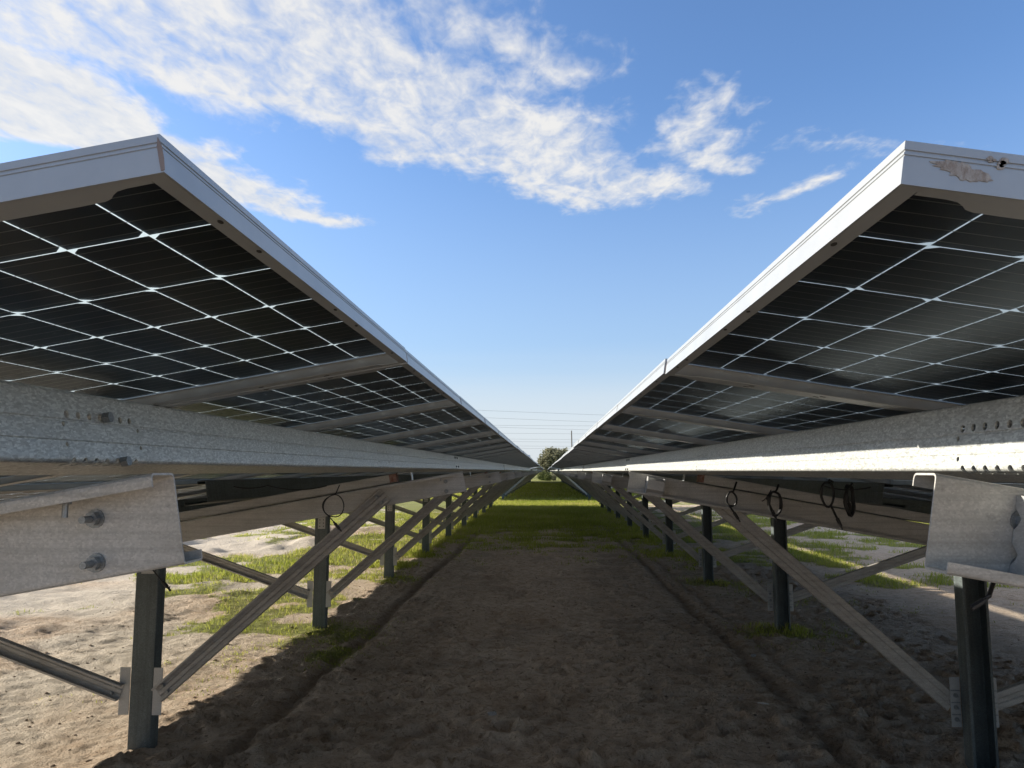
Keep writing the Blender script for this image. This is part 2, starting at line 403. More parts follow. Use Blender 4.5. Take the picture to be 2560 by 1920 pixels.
# the outer tiers, out of sight above the purlins, make up the rest of the tables' width
omb = MB(); base = MB(); base.add(*[(m_ := frame_mesh(False)).v, m_.f], 0); base.add(*[(m_ := cell_mesh()).v, m_.f], 1); base.add(*[(m_ := sheet_mesh()).v, m_.f], 2)
bv = np.array(base.v); allv = []; nf = 0
for row in ('left', 'right'):
    R = ROWS[row]; s = R['s']; ct, st = math.cos(R['tilt']), math.sin(R['tilt'])
    for tier in (1, 2):
        for blk, n in ((R['y0'], COLS_NEAR), (FAR_Y0, COLS_FAR)):
            for k in range(n):
                x = bv[:, 0] - tier * TIER
                p = np.stack([s * (R['x'] - x * ct), bv[:, 1] + blk + k * PITCH, R['z'] + x * st + bv[:, 2]], 1)
                allv.append(p); nf += 1
me = bpy.data.meshes.new('solar_panels'); nb = len(bv)
fl = [len(f) for f in base.f]; ids = np.concatenate([np.array(f) for f in base.f])
me.vertices.add(nb * nf); me.vertices.foreach_set('co', np.concatenate(allv).ravel())
idx = np.concatenate([ids + nb * i for i in range(nf)]); cnt = np.tile(np.array(fl), nf)
me.loops.add(len(idx)); me.loops.foreach_set('vertex_index', idx)
me.polygons.add(len(cnt)); me.polygons.foreach_set('loop_start', np.concatenate([[0], np.cumsum(cnt)[:-1]])); me.polygons.foreach_set('loop_total', cnt)
me.polygons.foreach_set('material_index', np.tile(np.array(base.m), nf)); me.update(calc_edges=True)
me.materials.append(M['frame']); me.materials.append(M['cell']); me.materials.append(M['sheet'])
o = bpy.data.objects.new('solar_panels', me); COL.objects.link(o)
tag(o, 'outer solar panels of both tables behind the purlins, sloping down away from the aisle', 'solar panels', kind='stuff')

# ------------------------------------------------------------------ purlins
PH, PFL = .124, .135
def purlin_mb(length, PH=.124, groove=True):
    # local: origin at the top web corner, x negative = outwards, y along the row, z up (rotated with the tilt)
    top = [(-.050, -.016), (-.050, 0), (0, 0)]
    web = [(0, -.050), (-.0014, -.0515), (-.0014, -.0540), (0, -.0555), (0, -.085), (-.0010, -.0862), (0, -.0874)] if groove else []
    bot = [(0, -PH), (-PFL, -PH), (-PFL, -PH + .02)]
    line = rounded(top, .006, 3)[:-1] + [(0, 0)] + web + bot
    line = rounded([(-.050, -.016), (-.050, 0), (0, 0), (0, -.045)], .006, 3)[:-1] + web + rounded([(0, -.095), (0, -PH), (-PFL, -PH), (-PFL, -PH + .02)], .009, 5)
    out = thin(line, -.003)
    mb = MB(); mb.prism(out, (0, 0, 0), (1, 0, 0), (0, 0, 1), (0, length, 0))
    return mb
HOLES = [(-.125 + .016, -.059, .0042), (.125, -.059, .0042), (-.12 + .016, -.093, .0042), (.13, -.093, .0042)]
HOLES += [(-.098 + .0327 * i, -.042, .0066) for i in range(7)] + [(-.088 + .0327 * i, -PH + .002, .0066) for i in range(7)]
def drill(o, centres, h):
    """punch the bolt holes; a coincidence of edges can spoil the boolean, so nudge and retry"""
    import bmesh
    full = sum(p.area for p in o.data.polygons)
    for nudge in (0, .0013, -.0021, .0037, .0058, -.0047, .0071):
        cut = MB()
        for yc in centres:
            for y, z, r in HOLES:
                if z < -.1: z = -h + .0026
                cut.prism([(r * math.cos(2 * PI * i / 14 + .1), r * math.sin(2 * PI * i / 14 + .1)) for i in range(14)], (-.03, yc + y + nudge, z), (0, 1, 0), (0, 0, 1), (.06, 0, 0))
        c = cut.build('drill', M['slot'])
        for q in (o, c):
            bm = bmesh.new(); bm.from_mesh(q.data); bmesh.ops.recalc_face_normals(bm, faces=bm.faces); bm.to_mesh(q.data); bm.free()
        b = o.modifiers.new('b', 'BOOLEAN'); b.object = c; b.operation = 'DIFFERENCE'; b.solver = 'EXACT'; c.location = o.location; c.rotation_euler = o.rotation_euler
        bpy.context.view_layer.update(); dg = bpy.context.evaluated_depsgraph_get()
        me = bpy.data.meshes.new_from_object(o.evaluated_get(dg)); o.modifiers.clear(); bpy.data.objects.remove(c)
        if sum(p.area for p in me.polygons) > .9 * full and len(me.polygons) > len(o.data.polygons) + 50:
            o.data = me; print('drilled', nudge); return
    print('NOT drilled')
def purlin_at(row, xin, y0, y1, label, name='purlin', detail=False, meshes={}, h=.124, drop=0.):
    """xin: horizontal distance of the purlin's top web corner from the aisle axis"""
    R = ROWS[row]; s = R['s']; key = (round(y1 - y0, 3), detail, h, xin < 1.2)
    z = R['z'] - (PT + .001) / math.cos(R['tilt']) - (xin - R['x']) * math.tan(R['tilt']) - drop
    ln = y1 - y0 - .006
    if key in meshes and not detail: o = meshes[key].copy(); COL.objects.link(o)
    else:
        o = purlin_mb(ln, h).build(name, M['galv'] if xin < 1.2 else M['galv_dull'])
        if not detail: meshes[key] = o
    if s < 0: o.location = (-xin, y0, z); o.rotation_euler = (0, -R['tilt'], 0)
    else: o.location = (xin, y0 + ln, z); o.rotation_euler = (0, -R['tilt'], PI)
    tag(o, label, 'purlin', f'steel purlins under the {row} row')
    return o
for row in ('left', 'right'):
    x1 = .81 if row == 'left' else .700
    J = 7.03 if row == 'left' else 6.72
    kw = dict(h=.124 if row == 'left' else .113, drop=0 if row == 'left' else .009)
    o = purlin_at(row, x1, .42, J, f'bright spangled galvanised purlin with punched holes nearest the camera in the {row} row', detail=True, **kw)
    hc = (1.36, 3.765) if row == 'left' else (1.236, 3.48); ln = J - .42 - .006
    drill(o, [(h - .42 - .009 if row == 'left' else ln - (h - .42) + .0213) for h in hc], kw['h'])
    bb = MB()
    for yy, zz in ((hc[0] - .42, -.042), (hc[0] - .42 + .045, -PH + .002)):
        if row == 'left': hex_bolt(bb, (0, yy, zz), (1, 0, 0), .017, .013, 0)
    for zz in (-.022, -.1):
        for dy in (.06, .22):
            hex_bolt(bb, (0, (ln - dy) if row == 'left' else dy, zz), (1, 0, 0), .014, .006, .010)
    bb.build('bolt_heads', M['bolt'], o)
    sp = MB(); sp.prism(thin([(-.006, -.004), (-.006, -kw['h'] + .006), (-PFL + .01, -kw['h'] + .006)], .003), (0, (ln - .2) if row == 'left' else -.2, 0), (1, 0, 0), (0, 0, 1), (0, .4, 0))
    sp.build('splice', M['galv'], o)
    y = J; i = 2
    while y < 39:
        y2 = min(y + 2 * FRAME_DY, 39.3)
        wx = (i % 3 - 1) * .004
        purlin_at(row, x1 + wx, y, y2, f'{ORD[i]} length of galvanised inner purlin along the {row} row, beyond a butt joint', **kw); y = y2; i += 1
    for k in range(6):
        ya = FAR_Y0 + k * 14.3
        purlin_at(row, x1, ya, ya + 14.3, f'far galvanised inner purlin of the {row} row beyond the sunlit gap, {ORD[k+1]} length', **kw)
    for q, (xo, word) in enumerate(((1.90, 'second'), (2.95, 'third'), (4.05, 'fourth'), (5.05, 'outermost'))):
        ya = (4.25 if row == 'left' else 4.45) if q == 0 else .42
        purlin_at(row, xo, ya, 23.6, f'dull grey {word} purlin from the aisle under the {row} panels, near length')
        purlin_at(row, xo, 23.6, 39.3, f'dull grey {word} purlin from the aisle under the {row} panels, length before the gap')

# ------------------------------------------------------------------ support frame: post, rafter, braces, channel, plates, bolts
PX = 2.575                                              # post centre from the aisle axis
RX0, RX1 = .535, 4.70                                   # rafter ends
RZ = 1.744                                              # rafter top at its inner end
RH, RF = .128, .060
ra = ROWS['left']['rafter']; CA, SA = math.cos(ra), math.sin(ra)
def lx(x): return PX - x                                 # distance from aisle -> local x of the left frame
def rz(x, d=0): return RZ - (x - RX0) * math.tan(ra) - d / CA
def frame_parts(parent, rich=True):
    out = []
    D = Vector((-CA, 0, -SA)); U = Vector((-SA, 0, CA)); Y = Vector((0, 1, 0))
    o0 = Vector((lx(RX0), 0, RZ)); RL = (RX1 - RX0) / CA
    # Z rafter: top flange to the front with a lip, bottom flange to the back
    line = rounded([(-RF, -.016), (-RF, 0), (0, 0), (0, -RH), (RF, -RH), (RF, -RH + .016)], .006, 3)
    mb = MB(); mb.prism(thin(line, .003), o0, Y, U, D * RL); r = mb.build('rafter', M['galv_mid'], parent); out.append(r)
    # post: C section, web towards the front
    x0, x1 = -.075, .075; line = rounded([(x0 + .018, .106), (x0, .106), (x0, .006), (x1, .006), (x1, .106), (x1 - .018, .106)], .008, 3)
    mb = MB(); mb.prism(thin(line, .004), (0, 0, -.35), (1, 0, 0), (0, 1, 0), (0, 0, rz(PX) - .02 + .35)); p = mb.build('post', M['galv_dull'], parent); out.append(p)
    # braces: lipped channel, open side to the front
    def brace(a, b, w=.098, yb=.002):
        a, b = Vector((a[0], 0, a[1])), Vector((b[0], 0, b[1])); d = (b - a); W = Vector((-d.z, 0, d.x)).normalized()
        ln = rounded([(-w / 2 + .012, -.040), (-w / 2, -.040), (-w / 2, 0), (-.018, 0), (-.012, -.006), (.012, -.006), (.018, 0), (w / 2, 0), (w / 2, -.040), (w / 2 - .012, -.040)], .006, 3)
        m = MB(); m.prism(thin(ln, .0028), a + Vector((0, yb - .004, 0)), W, Y, d); o = m.build('brace', M['brace'], parent); out.append(o)
        bb = MB(); u = d.normalized()
        for e, sg in ((a, 1), (b, -1)):
            for k in (-.024, .024):
                hex_bolt(bb, e + u * sg * .055 + W * k + Vector((0, yb - .0105, 0)), (0, -1, 0), .018, .010, .0145, .0)
        bo = bb.build('bolt_heads', M['bolt'], o); reg(o, bo); return o
    brace((lx(2.455), .345), (lx(1.03), 1.60)); brace((lx(2.70), .355), (lx(4.42), .945))
    # upper channel lying on the rafter, with a primed cut end
    xa, xb = .955, 4.62; oc = Vector((lx(xa), 0, rz(xa))) + U * .0075
    mb = MB(); mb.prism(rounded([(.016, .002), (-.018, .002), (-.018, .058), (.05, .058), (.05, .002), (.016, .002)], .006, 3)[:-1], oc, Y, U, D * ((xb - xa) / CA))
    mb.prism([(-.0185, .0015), (.0505, .0015), (.0505, .0585), (-.0185, .0585)], oc - D * .0015, Y, U, D * .0012, 1)
    mb.prism([(-.0192, .004), (-.0184, .004), (-.0184, .056), (-.0192, .056)], oc, Y, U, D * .045, 1)
    mb.prism([(.0504, .004), (.0512, .004), (.0512, .056), (.0504, .056)], oc, Y, U, D * .03, 1)
    out.append(mb.build('upper_channel', [M['galv_mid'], M['rust']], parent))
    # seat under the inner purlin
    mb = MB()
    for xs in (.865,):
        os_ = Vector((lx(xs), .004, rz(xs))) + U * .0022
        mb.prism(thin(rounded([(0, 0), (0, .056), (.11, .056)], .005, 3), .003), os_, D, U, Y * .06)
    out.append(mb.build('purlin_seat', M['galv'], parent))
    # bent bracket behind the web (in front of it on the other row)
    mb = MB(); xk = .62; ok = Vector((lx(xk), .0035, rz(xk, RH - .006)))
    hgt = RH - .014
    notch = [(0, 0), (.006, .004)]
    side = [(0.004, 0)]
    for zc in (hgt * .30, hgt * .72):
        side += [(.001, zc - .016), (.012, zc - .007), (.016, zc), (.010, zc + .006), (.001, zc + .014)]
    side += [(0, hgt), (.075, hgt - .004), (.092, hgt - .022), (.092, .036), (.070, .010)]
    mb.prism(side, ok, Y, U, D * .004)
    mb.prism([(.066, .012), (.090, .036), (.090, hgt - .02), (.074, hgt - .006), (.071, hgt - .006), (.071, .012)], ok + D * .0042, Y, U, D * .10)
    mb.prism(side, ok + D * .105, Y, U, D * .004)
    out.append(mb.build('bracket', M['plate'], parent))
    # nuts with studs on the rafter web, bolts at the post
    for x, d in ((.645, .042), (.640, .104), (PX - .03, .035), (PX - .025, .095), (4.42, .035)):
        mb = MB(); hex_bolt(mb, (lx(x), -.0005, rz(x, d)), (0, -1, 0), .0175, .011, .0135, .020 if x < 1 else 0)
        hex_bolt(mb, (lx(x), .0035, rz(x, d)), (0, 1, 0), .019, .012, .0165)
        out.append(mb.build('bolt', M['bolt'], parent))
    if rich:
        mb = MB(); hex_bolt(mb, (lx(.672), -.03, rz(.672) - .004), (0, 0, -1), .014, .010, .012, .018); out.append(mb.build('bolt', M['bolt'], parent))
    # punched plate at the top of the post
    mb = MB(); zt = rz(PX, RH) + .004; mb.box((-.038, .0015, zt - .165), (.046, .0052, zt))
    for i in range(4):
        for j in (-.017, .025):
            mb.prism([(.0062 * math.cos(2 * PI * k / 10), .0062 * math.sin(2 * PI * k / 10)) for k in range(10)], (j, .0012, zt - .028 - .036 * i), (1, 0, 0), (0, 0, 1), (0, .002, 0), 1)  # dark discs painted for the shade inside the holes
    out.append(mb.build('punched_plate', [M['plate'], M['slot']], parent))
    # clamp plates either side of the post where the braces land
    for xa, xb in ((-.142, -.0765), (.0765, .135)):
        mb = MB(); mb.box((xa, .0022, .215), (xb, .0075, .505)); c = mb.build('clamp_plate', M['plate'], parent); out.append(c)
        bb = MB()
        for zz in (.26, .33, .40):
            hex_bolt(bb, ((xa + xb) / 2, .0075, zz), (0, 1, 0), .018, .012, .014, .015)
            bb.box((xa + .004, .0076, zz + .025), (xb - .002, .012, zz + .031))
        b = bb.build('bolt_heads', M['bolt'], c); reg(c, b)
    reg(parent, *out)
    return out
fproto = empty('support_frame', (0, 0, 0)); frame_parts(fproto)
# the far copies: the same pieces in one mesh
fm = MB(); far_mats = [M['galv_mid'], M['galv_dull'], M['brace'], M['plate']]
for c in kids(fproto):
    if c.name.split('.')[0] in ('rafter', 'post', 'brace', 'upper_channel', 'clamp_plate'):
        mi = {'rafter': 0, 'post': 1, 'brace': 2, 'upper_channel': 0, 'clamp_plate': 1}[c.name.split('.')[0]]
        fm.add([tuple(v.co) for v in c.data.vertices], [tuple(p.vertices) for p in c.data.polygons], mi)
far_frame = fm.build('support_frame', far_mats, link=False)
first = True
for row in ('left', 'right'):
    s = ROWS[row]['s']
    for k in range(N_NEAR):
        o = fproto if first else copy_tree(fproto); first = False
        y = FRAME_Y0 + k * FRAME_DY
        o.location = (s * PX, y, 0) if s < 0 else (PX + (.0 if k else .0), y, 0)
        o.rotation_euler = (0, 0, 0 if s < 0 else PI)
        if k == 0: lb = (f'nearest support frame of the left row, wide rafter plate with two nuts at left edge' if s < 0
                         else 'nearest support frame of the right row, its Z shaped rafter end showing at right edge')
        elif k < 8: lb = f'{ORD[k+1]} steel support frame of the {row} row from the camera, post with two sloping braces'
        else: lb = f'one of the last two support frames of the {row} row before the sunlit gap'
        tag(o, lb, 'support frame', f'support frames of the {row} row')
    for k in range(N_FAR):
        o = far_frame.copy(); COL.objects.link(o)
        o.location = (s * PX, FAR_Y0 + 1 + k * FRAME_DY, 0); o.rotation_euler = (0, 0, 0 if s < 0 else PI)
        tag(o, f'tiny distant support frame in the {row} row beyond the sunlit gap', 'support frame', f'far support frames of the {row} row')

# ------------------------------------------------------------------ cable loops
def cable_loop(c, rx, rzz, turns, yaw, label, hang, seed, conn=True, r=.0042):
    rr = random.Random(seed); o = empty('cable_loop', c, (0, 0, yaw)); mb = MB(); pts = []
    n = int(26 * turns)
    for i in range(n + 1):
        a = PI / 2 + 2 * PI * i / 26
        k = 1 + .05 * math.sin(i * .7 + seed)
        pts.append((rx * k * math.cos(a), .006 * i / 13 + .004 * math.sin(i), rzz * k * math.sin(a)))
    pts = [(.03, .02, hang * .62), (.012, .006, rzz * 1.15)] + pts
    end = Vector(pts[-1])
    pts += [end + Vector((rx * .45, .010, -rzz * .45)), end + Vector((rx * .8, .012, -rzz * .85))]
    mb.tube(pts, r, 8); b = mb.build('cable', M['cable'], o, True)
    if conn:
        e = Vector(pts[-1]); d = (e - Vector(pts[-2])).normalized(); mb = MB()
        mb.tube([e, e + d * .012, e + d * .014, e + d * .055, e + d * .057, e + d * .075], [.006, .006, .0095, .0085, .005, .004], 8)
        mb.build('connector', M['cable'], o)
    tag(o, label, 'cable', 'coiled cables hanging below the panels'); return o
cable_loop((-1.244, 4.5, 1.545), .062, .064, 1.35, 0, 'thin round black cable coil in front of the second left rafter', .20, 3, r=.0034)
cable_loop((1.54, 4.0, 1.600), .026, .075, 2.1, .3, 'tall narrow black cable coil hanging rightmost under the right row', .13, 4, r=.0058)
cable_loop((1.425, 4.0, 1.632), .030, .062, 1.6, -.2, 'black cable coil mostly behind the channel, just left of the tall narrow coil', .10, 5, r=.0058)
cable_loop((1.31, 4.5, 1.565), .040, .068, 2.2, .2, 'knotted black cable coil with dangling plug in front of the right second post', .17, 6, r=.0062)
cable_loop((1.06, 4.5, 1.588), .028, .040, 1.4, -.3, 'small leftmost black cable hook against the second right rafter', .16, 8, r=.0058)
def lead(pts, label, r=.0032):
    P = []
    for a, b in zip(pts[:-1], pts[1:]):
        a, b = Vector(a), Vector(b)
        for k in range(8):
            t = k / 8; q = a.lerp(b, t); q.z -= .28 * (b - a).length * t * (1 - t); P.append(q - Vector(pts[0]))
    P.append(Vector(pts[-1]) - Vector(pts[0]))
    o = empty('cable', pts[0]); mb = MB(); mb.tube(P, r, 6); mb.build('lead', M['cable'], o, True); tag(o, label, 'cable', 'loose leads under the panels')
lead([(1.30, 4.55, 1.64), (1.50, 5.9, 1.64), (1.45, 7.1, 1.63)], 'thin black lead sagging away behind the knotted coil of the right row')
lead([(1.60, 3.9, 1.67), (1.43, 4.1, 1.675)], 'short black lead joining the two tall coils of the right row')
lead([(-1.32, 4.62, 1.66), (-1.62, 4.45, 1.665), (-1.80, 4.4, 1.66)], 'thin black lead running left from the round coil of the left row')
# plug hanging at the near left post
o = empty('cable_plug', (-2.435, 4.92, 1.04)); mb = MB()
mb.tube([(-.09, .0, .09), (-.05, -.01, .05), (-.012, -.012, .012)], .004, 8); mb.build('cable', M['cable'], o)
mb = MB(); d = Vector((.70, 0, -.72)); e = Vector((-.012, -.012, .012))
mb.tube([e, e + d * .004, e + d * .05, e + d * .052, e + d * .085], [.006, .012, .012, .007, .006], 8); mb.box((.035, -.016, -.05), (.041, -.008, -.02)); mb.build('connector', M['cable'], o)
tag(o, 'black plug on a cable end dangling beside the left post under the nearest rafter', 'cable plug')
o = empty('cable_plug', (.585, 1.07, 1.585)); mb = MB(); mb.tube([(.02, .02, .02), (.0, 0, 0), (-.008, 0, -.006)], .003, 8); mb.build('cable', M['cable'], o)
mb = MB(); mb.tube([(-.008, 0, -.006), (-.024, 0, -.016)], .0042, 8); mb.build('connector', M['cable'], o)
tag(o, 'small black plug poking out below the nearest right rafter end', 'cable plug')

# ------------------------------------------------------------------ ground
def hash2(ix, iy, seed):
    h = (ix.astype(np.int64) * 374761393 + iy.astype(np.int64) * 668265263 + seed * 1442695041) & 0xffffffff
    h = ((h ^ (h >> 13)) * 1274126177) & 0xffffffff
    return ((h ^ (h >> 16)) & 0xffff) / 65535.0
def vnoise(x, y, seed):
    ix, iy = np.floor(x), np.floor(y); fx, fy = x - ix, y - iy; fx = fx * fx * (3 - 2 * fx); fy = fy * fy * (3 - 2 * fy)
    a, b, c, d = (hash2(ix + i, iy + j, seed) for i, j in ((0, 0), (1, 0), (0, 1), (1, 1)))
    return (a * (1 - fx) + b * fx) * (1 - fy) + (c * (1 - fx) + d * fx) * fy
def fbm(x, y, seed, o=4):
    s = np.zeros_like(x); a = .5; t = 0
    for i in range(o): s = s + a * vnoise(x * 2 ** i, y * 2 ** i, seed + i); t += a; a *= .5
    return s / t
def sm(e0, e1, x): t = np.clip((x - e0) / (e1 - e0), 0, 1); return t * t * (3 - 2 * t)
pits = [(rng.uniform(-2.6, 4.5), 2.2 + 15 * rng.random() ** 1.6, rng.uniform(.028, .078), rng.uniform(.6, 1.8), rng.uniform(0, PI), rng.uniform(.012, .042)) for _ in range(3200)]
def rut_wob(y): return .018 * np.sin(y * .9) + .012 * np.sin(y * 2.3 + 1)
def height(x, y):
    near = sm(60, 18, y)
    z = (fbm(x * .8, y * .8, 3, 4) - .5) * .07 * near + (fbm(x * 4.2, y * 5, 9, 4) - .5) * .020 * sm(30, 10, y) + (fbm(x * 11, y * 13, 21, 3) - .5) * .026 * sm(16, 6, y)
    for cx, sg, dep, w in ((-1.93, 1, .045, .065), (1.83, -1, .028, .075), (2.12, -1, .018, .06)):
        u = x - cx - rut_wob(y); g = np.exp(-(u / w) ** 2); br = (.55 + .6 * fbm(x * 1.3, y * 1.3, 33, 3))
        z -= dep * g * br * sm(32, 16, y); z += dep * .35 * np.exp(-((u - sg * .17) / .12) ** 2) * br * sm(32, 16, y)
    for px in (-PX, PX):
        k = np.clip(np.round((y - FRAME_Y0) / FRAME_DY), 1, 9); d2 = (x - px) ** 2 + (y - FRAME_Y0 - k * FRAME_DY - (-.05 if px > 0 else .05)) ** 2
        z += np.exp(-d2 / .055) * (.022 * fbm(x * 6, y * 6, 44, 3) - .004) * sm(32, 20, y)
    berm = sm(14, 18, y) * sm(27, 22, y) * sm(-3.8, -6.0, x)
    z += berm * np.maximum(0, fbm(x * .9, y * .9, 55, 5) - .45) * .55
    lf = sm(-3.0, -4.5, x) * sm(30, 10, y); z += lf * ((fbm(x * 1.6, y * 2.6, 77, 4) - .5) * .09 + (fbm(x * 5.5, y * 9, 78, 4) - .5) * .075)
    return z
def dark_soil(x, y):  # darker soil tone along the ruts and in patches across the aisle
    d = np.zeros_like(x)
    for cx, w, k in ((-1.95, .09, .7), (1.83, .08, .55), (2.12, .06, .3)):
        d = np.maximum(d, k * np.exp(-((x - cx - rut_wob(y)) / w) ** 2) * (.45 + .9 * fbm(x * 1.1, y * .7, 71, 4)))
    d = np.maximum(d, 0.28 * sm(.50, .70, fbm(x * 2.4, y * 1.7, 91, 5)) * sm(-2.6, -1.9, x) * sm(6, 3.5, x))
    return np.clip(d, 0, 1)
def cover(x, y):
    """how much grass grows here"""
    n = fbm(x * .55, y * .55, 101, 5); n2 = fbm(x * 1.7, y * 1.7, 131, 4)
    m = .55 * n + .45 * n2
    c = sm(16.0, 25.0, y + (n2 - .5) * 17) * sm(.28, .40, m + .12) * sm(-6, -3, x) * sm(6, 3.2, x)     # aisle lawn
    left = sm(-2.15, -2.8, x) * sm(5.6, 9.0, y)
    c = np.maximum(c, left * sm(.54, .64, m + .08 * sm(8, 15, y) + .14 * sm(22, 30, y) + .10 * np.exp(-((x + 3.3) / 1.2) ** 2) - .10 * sm(-5.5, -8.5, x) * sm(24, 18, y)))
    right = sm(2.2, 3.4, x) * sm(9, 14, y)
    c = np.maximum(c, right * sm(.50, .62, m + .10 * sm(12, 20, y)))
    for px in (-PX, PX):
        for k in range(1, 6):
            py = FRAME_Y0 + k * FRAME_DY
            if k == 1: continue
            d2 = ((x - px) / .55) ** 2 + ((y - py + .15) / .5) ** 2
            c = np.maximum(c, np.exp(-d2) * sm(.35, .55, n2 + .08))
    tr = np.exp(-((x + 2.1) / .35) ** 2) * sm(6.5, 7.5, y) * sm(9.6, 8.4, y) * .9        # tuft in the rut
    c = np.maximum(c, tr * sm(.35, .55, n2))
    c = np.maximum(c, sm(40, 60, y) * .95)
    return np.clip(c, 0, 1)
def axis(fine0, fine1, st, lim0, lim1, g=1.09):
    a = list(np.arange(fine0, fine1, st)); s = st; p = a[-1]
    while p < lim1: s *= g; p += s; a.append(p)
    s = st; p = a[0]; lo = []
    while p > lim0: s *= g; p -= s; lo.append(p)
    return np.array(lo[::-1] + a)
gx = axis(-3.6, 3.4, .026, -900, 900, 1.022); gy = axis(2.5, 8.0, .026, -60, 1500, 1.018)
X, Y = np.meshgrid(gx, gy); Z = height(X, Y)
for cx, cy, r, el, an, dep in pits:
    R3 = r * 3 * max(1, el)
    i0, i1 = np.searchsorted(gx, (cx - R3, cx + R3)); j0, j1 = np.searchsorted(gy, (cy - R3, cy + R3))
    if i1 - i0 < 2 or j1 - j0 < 2: continue
    dx, dy = X[j0:j1, i0:i1] - cx, Y[j0:j1, i0:i1] - cy; ca, sa = math.cos(an), math.sin(an)
    dep *= .75 + .7 * max(0, min(1, (8 - cy) / 4))
    u, w = (dx * ca + dy * sa) / (r * el), (-dx * sa + dy * ca) / r; q = u * u + w * w
    Z[j0:j1, i0:i1] += dep * (-1.0 * np.exp(-q * q * .8) + .55 * np.exp(-(np.sqrt(q) - 1.5) ** 2 / .18))
ny, nx = X.shape
me = bpy.data.meshes.new('ground'); me.vertices.add(nx * ny); me.vertices.foreach_set('co', np.stack([X, Y, Z], -1).ravel())
a = (np.arange(ny - 1)[:, None] * nx + np.arange(nx - 1)[None]).ravel(); q = np.stack([a, a + 1, a + nx + 1, a + nx], 1)
me.loops.add(q.size); me.loops.foreach_set('vertex_index', q.ravel())
me.polygons.add(len(q)); me.polygons.foreach_set('loop_start', np.arange(len(q)) * 4); me.polygons.foreach_set('loop_total', np.full(len(q), 4))
me.polygons.foreach_set('use_smooth', np.ones(len(q), bool)); me.update(calc_edges=True)
at = me.attributes.new('cover', 'FLOAT', 'POINT'); at.data.foreach_set('value', cover(X, Y).ravel())
pale = sm(-2.2, -4.2, X) * sm(.38, .6, fbm(X * .5, Y * .5, 201, 4) + .1 * sm(-4, -8, X)) + .35 * sm(4, 6, X) * sm(.4, .6, fbm(X * .5, Y * .5, 203, 4))
at = me.attributes.new('pale', 'FLOAT', 'POINT'); at.data.foreach_set('value', np.clip(pale, 0, 1).ravel())
at = me.attributes.new('dark_soil', 'FLOAT', 'POINT'); at.data.foreach_set('value', dark_soil(X, Y).ravel())
me.materials.append(M['ground']); g = bpy.data.objects.new('ground', me); COL.objects.link(g); tag(g, kind='structure')

# ------------------------------------------------------------------ grass: blades
def blades(regions):
    out = []
    for x0, x1, y0, y1, n, hmin, hmax, w in regions:
        x = rng.uniform(x0, x1, n); t = rng.random(n); y = y0 + (y1 - y0) * t ** 1.25
        # clumping
        cx = x + rng.normal(0, .02, n); cy = y + rng.normal(0, .02, n)
        c = cover(cx, cy); keep = rng.random(n) < c * (.25 + 1.5 * (vnoise(cx * 9, cy * 9, 77) > .42))
        x, y, c = cx[keep], cy[keep], c[keep]; k = len(x)
        h = rng.uniform(hmin, hmax, k) * (.45 + .75 * c) * (.6 + .8 * vnoise(x * 3, y * 3, 5)); z = height(x, y) - .004
        an = rng.uniform(0, 2 * PI, k); le = rng.uniform(.15, .9, k) * h; wd = w * rng.uniform(.6, 1.3, k)
        la = rng.uniform(0, 2 * PI, k)
        dx, dy = np.cos(an) * wd / 2, np.sin(an) * wd / 2; mx, my = np.cos(la) * le, np.sin(la) * le
        tri = np.stack([np.stack([x - dx, y - dy, z], 1), np.stack([x + dx, y + dy, z], 1),
                        np.stack([x + dx * .7 + mx * .35, y + dy * .7 + my * .35, z + h * .6], 1), np.stack([x - dx * .7 + mx * .35, y - dy * .7 + my * .35, z + h * .6], 1),
                        np.stack([x + mx, y + my, z + h], 1)], 1)
        tone = np.clip(.5 * rng.random(k) + .6 * vnoise(x * .8, y * .8, 88) + .5 * (rng.random(k) > .88), 0, 1)
        out.append((tri, tone))
    V = np.concatenate([o[0] for o in out]); T = np.concatenate([o[1] for o in out]); k = len(V)
    me = bpy.data.meshes.new('grass'); me.vertices.add(5 * k); me.vertices.foreach_set('co', V.ravel())
    b = np.arange(k)[:, None] * 5; li = np.concatenate([b + np.array([[0, 1, 2, 3]]), b + np.array([[3, 2, 4]])], 1).ravel()
    cnt = np.tile([4, 3], k); me.loops.add(len(li)); me.loops.foreach_set('vertex_index', li)
    me.polygons.add(2 * k); me.polygons.foreach_set('loop_start', np.concatenate([[0], np.cumsum(cnt)[:-1]])); me.polygons.foreach_set('loop_total', cnt)
    me.update(calc_edges=True); at = me.attributes.new('tone', 'FLOAT', 'POINT'); at.data.foreach_set('value', np.repeat(T, 5))
    me.materials.append(M['grass']); o = bpy.data.objects.new('grass', me); COL.objects.link(o); return o
go = blades([(-6.5, -1.4, 5.5, 13, 34000, .022, .060, .007), (-13, -2.0, 12, 32, 70000, .04, .085, .012), (-3.2, 3.2, 14, 46, 120000, .045, .11, .013),
             (2.0, 5.5, 7.5, 22, 40000, .03, .075, .008), (5, 16, 9, 34, 90000, .05, .11, .013), (-8, 8, 46, 110, 40000, .08, .16, .05)])
tag(go, 'short green grass growing in patches on the sand and down the aisle', 'grass', kind='stuff')

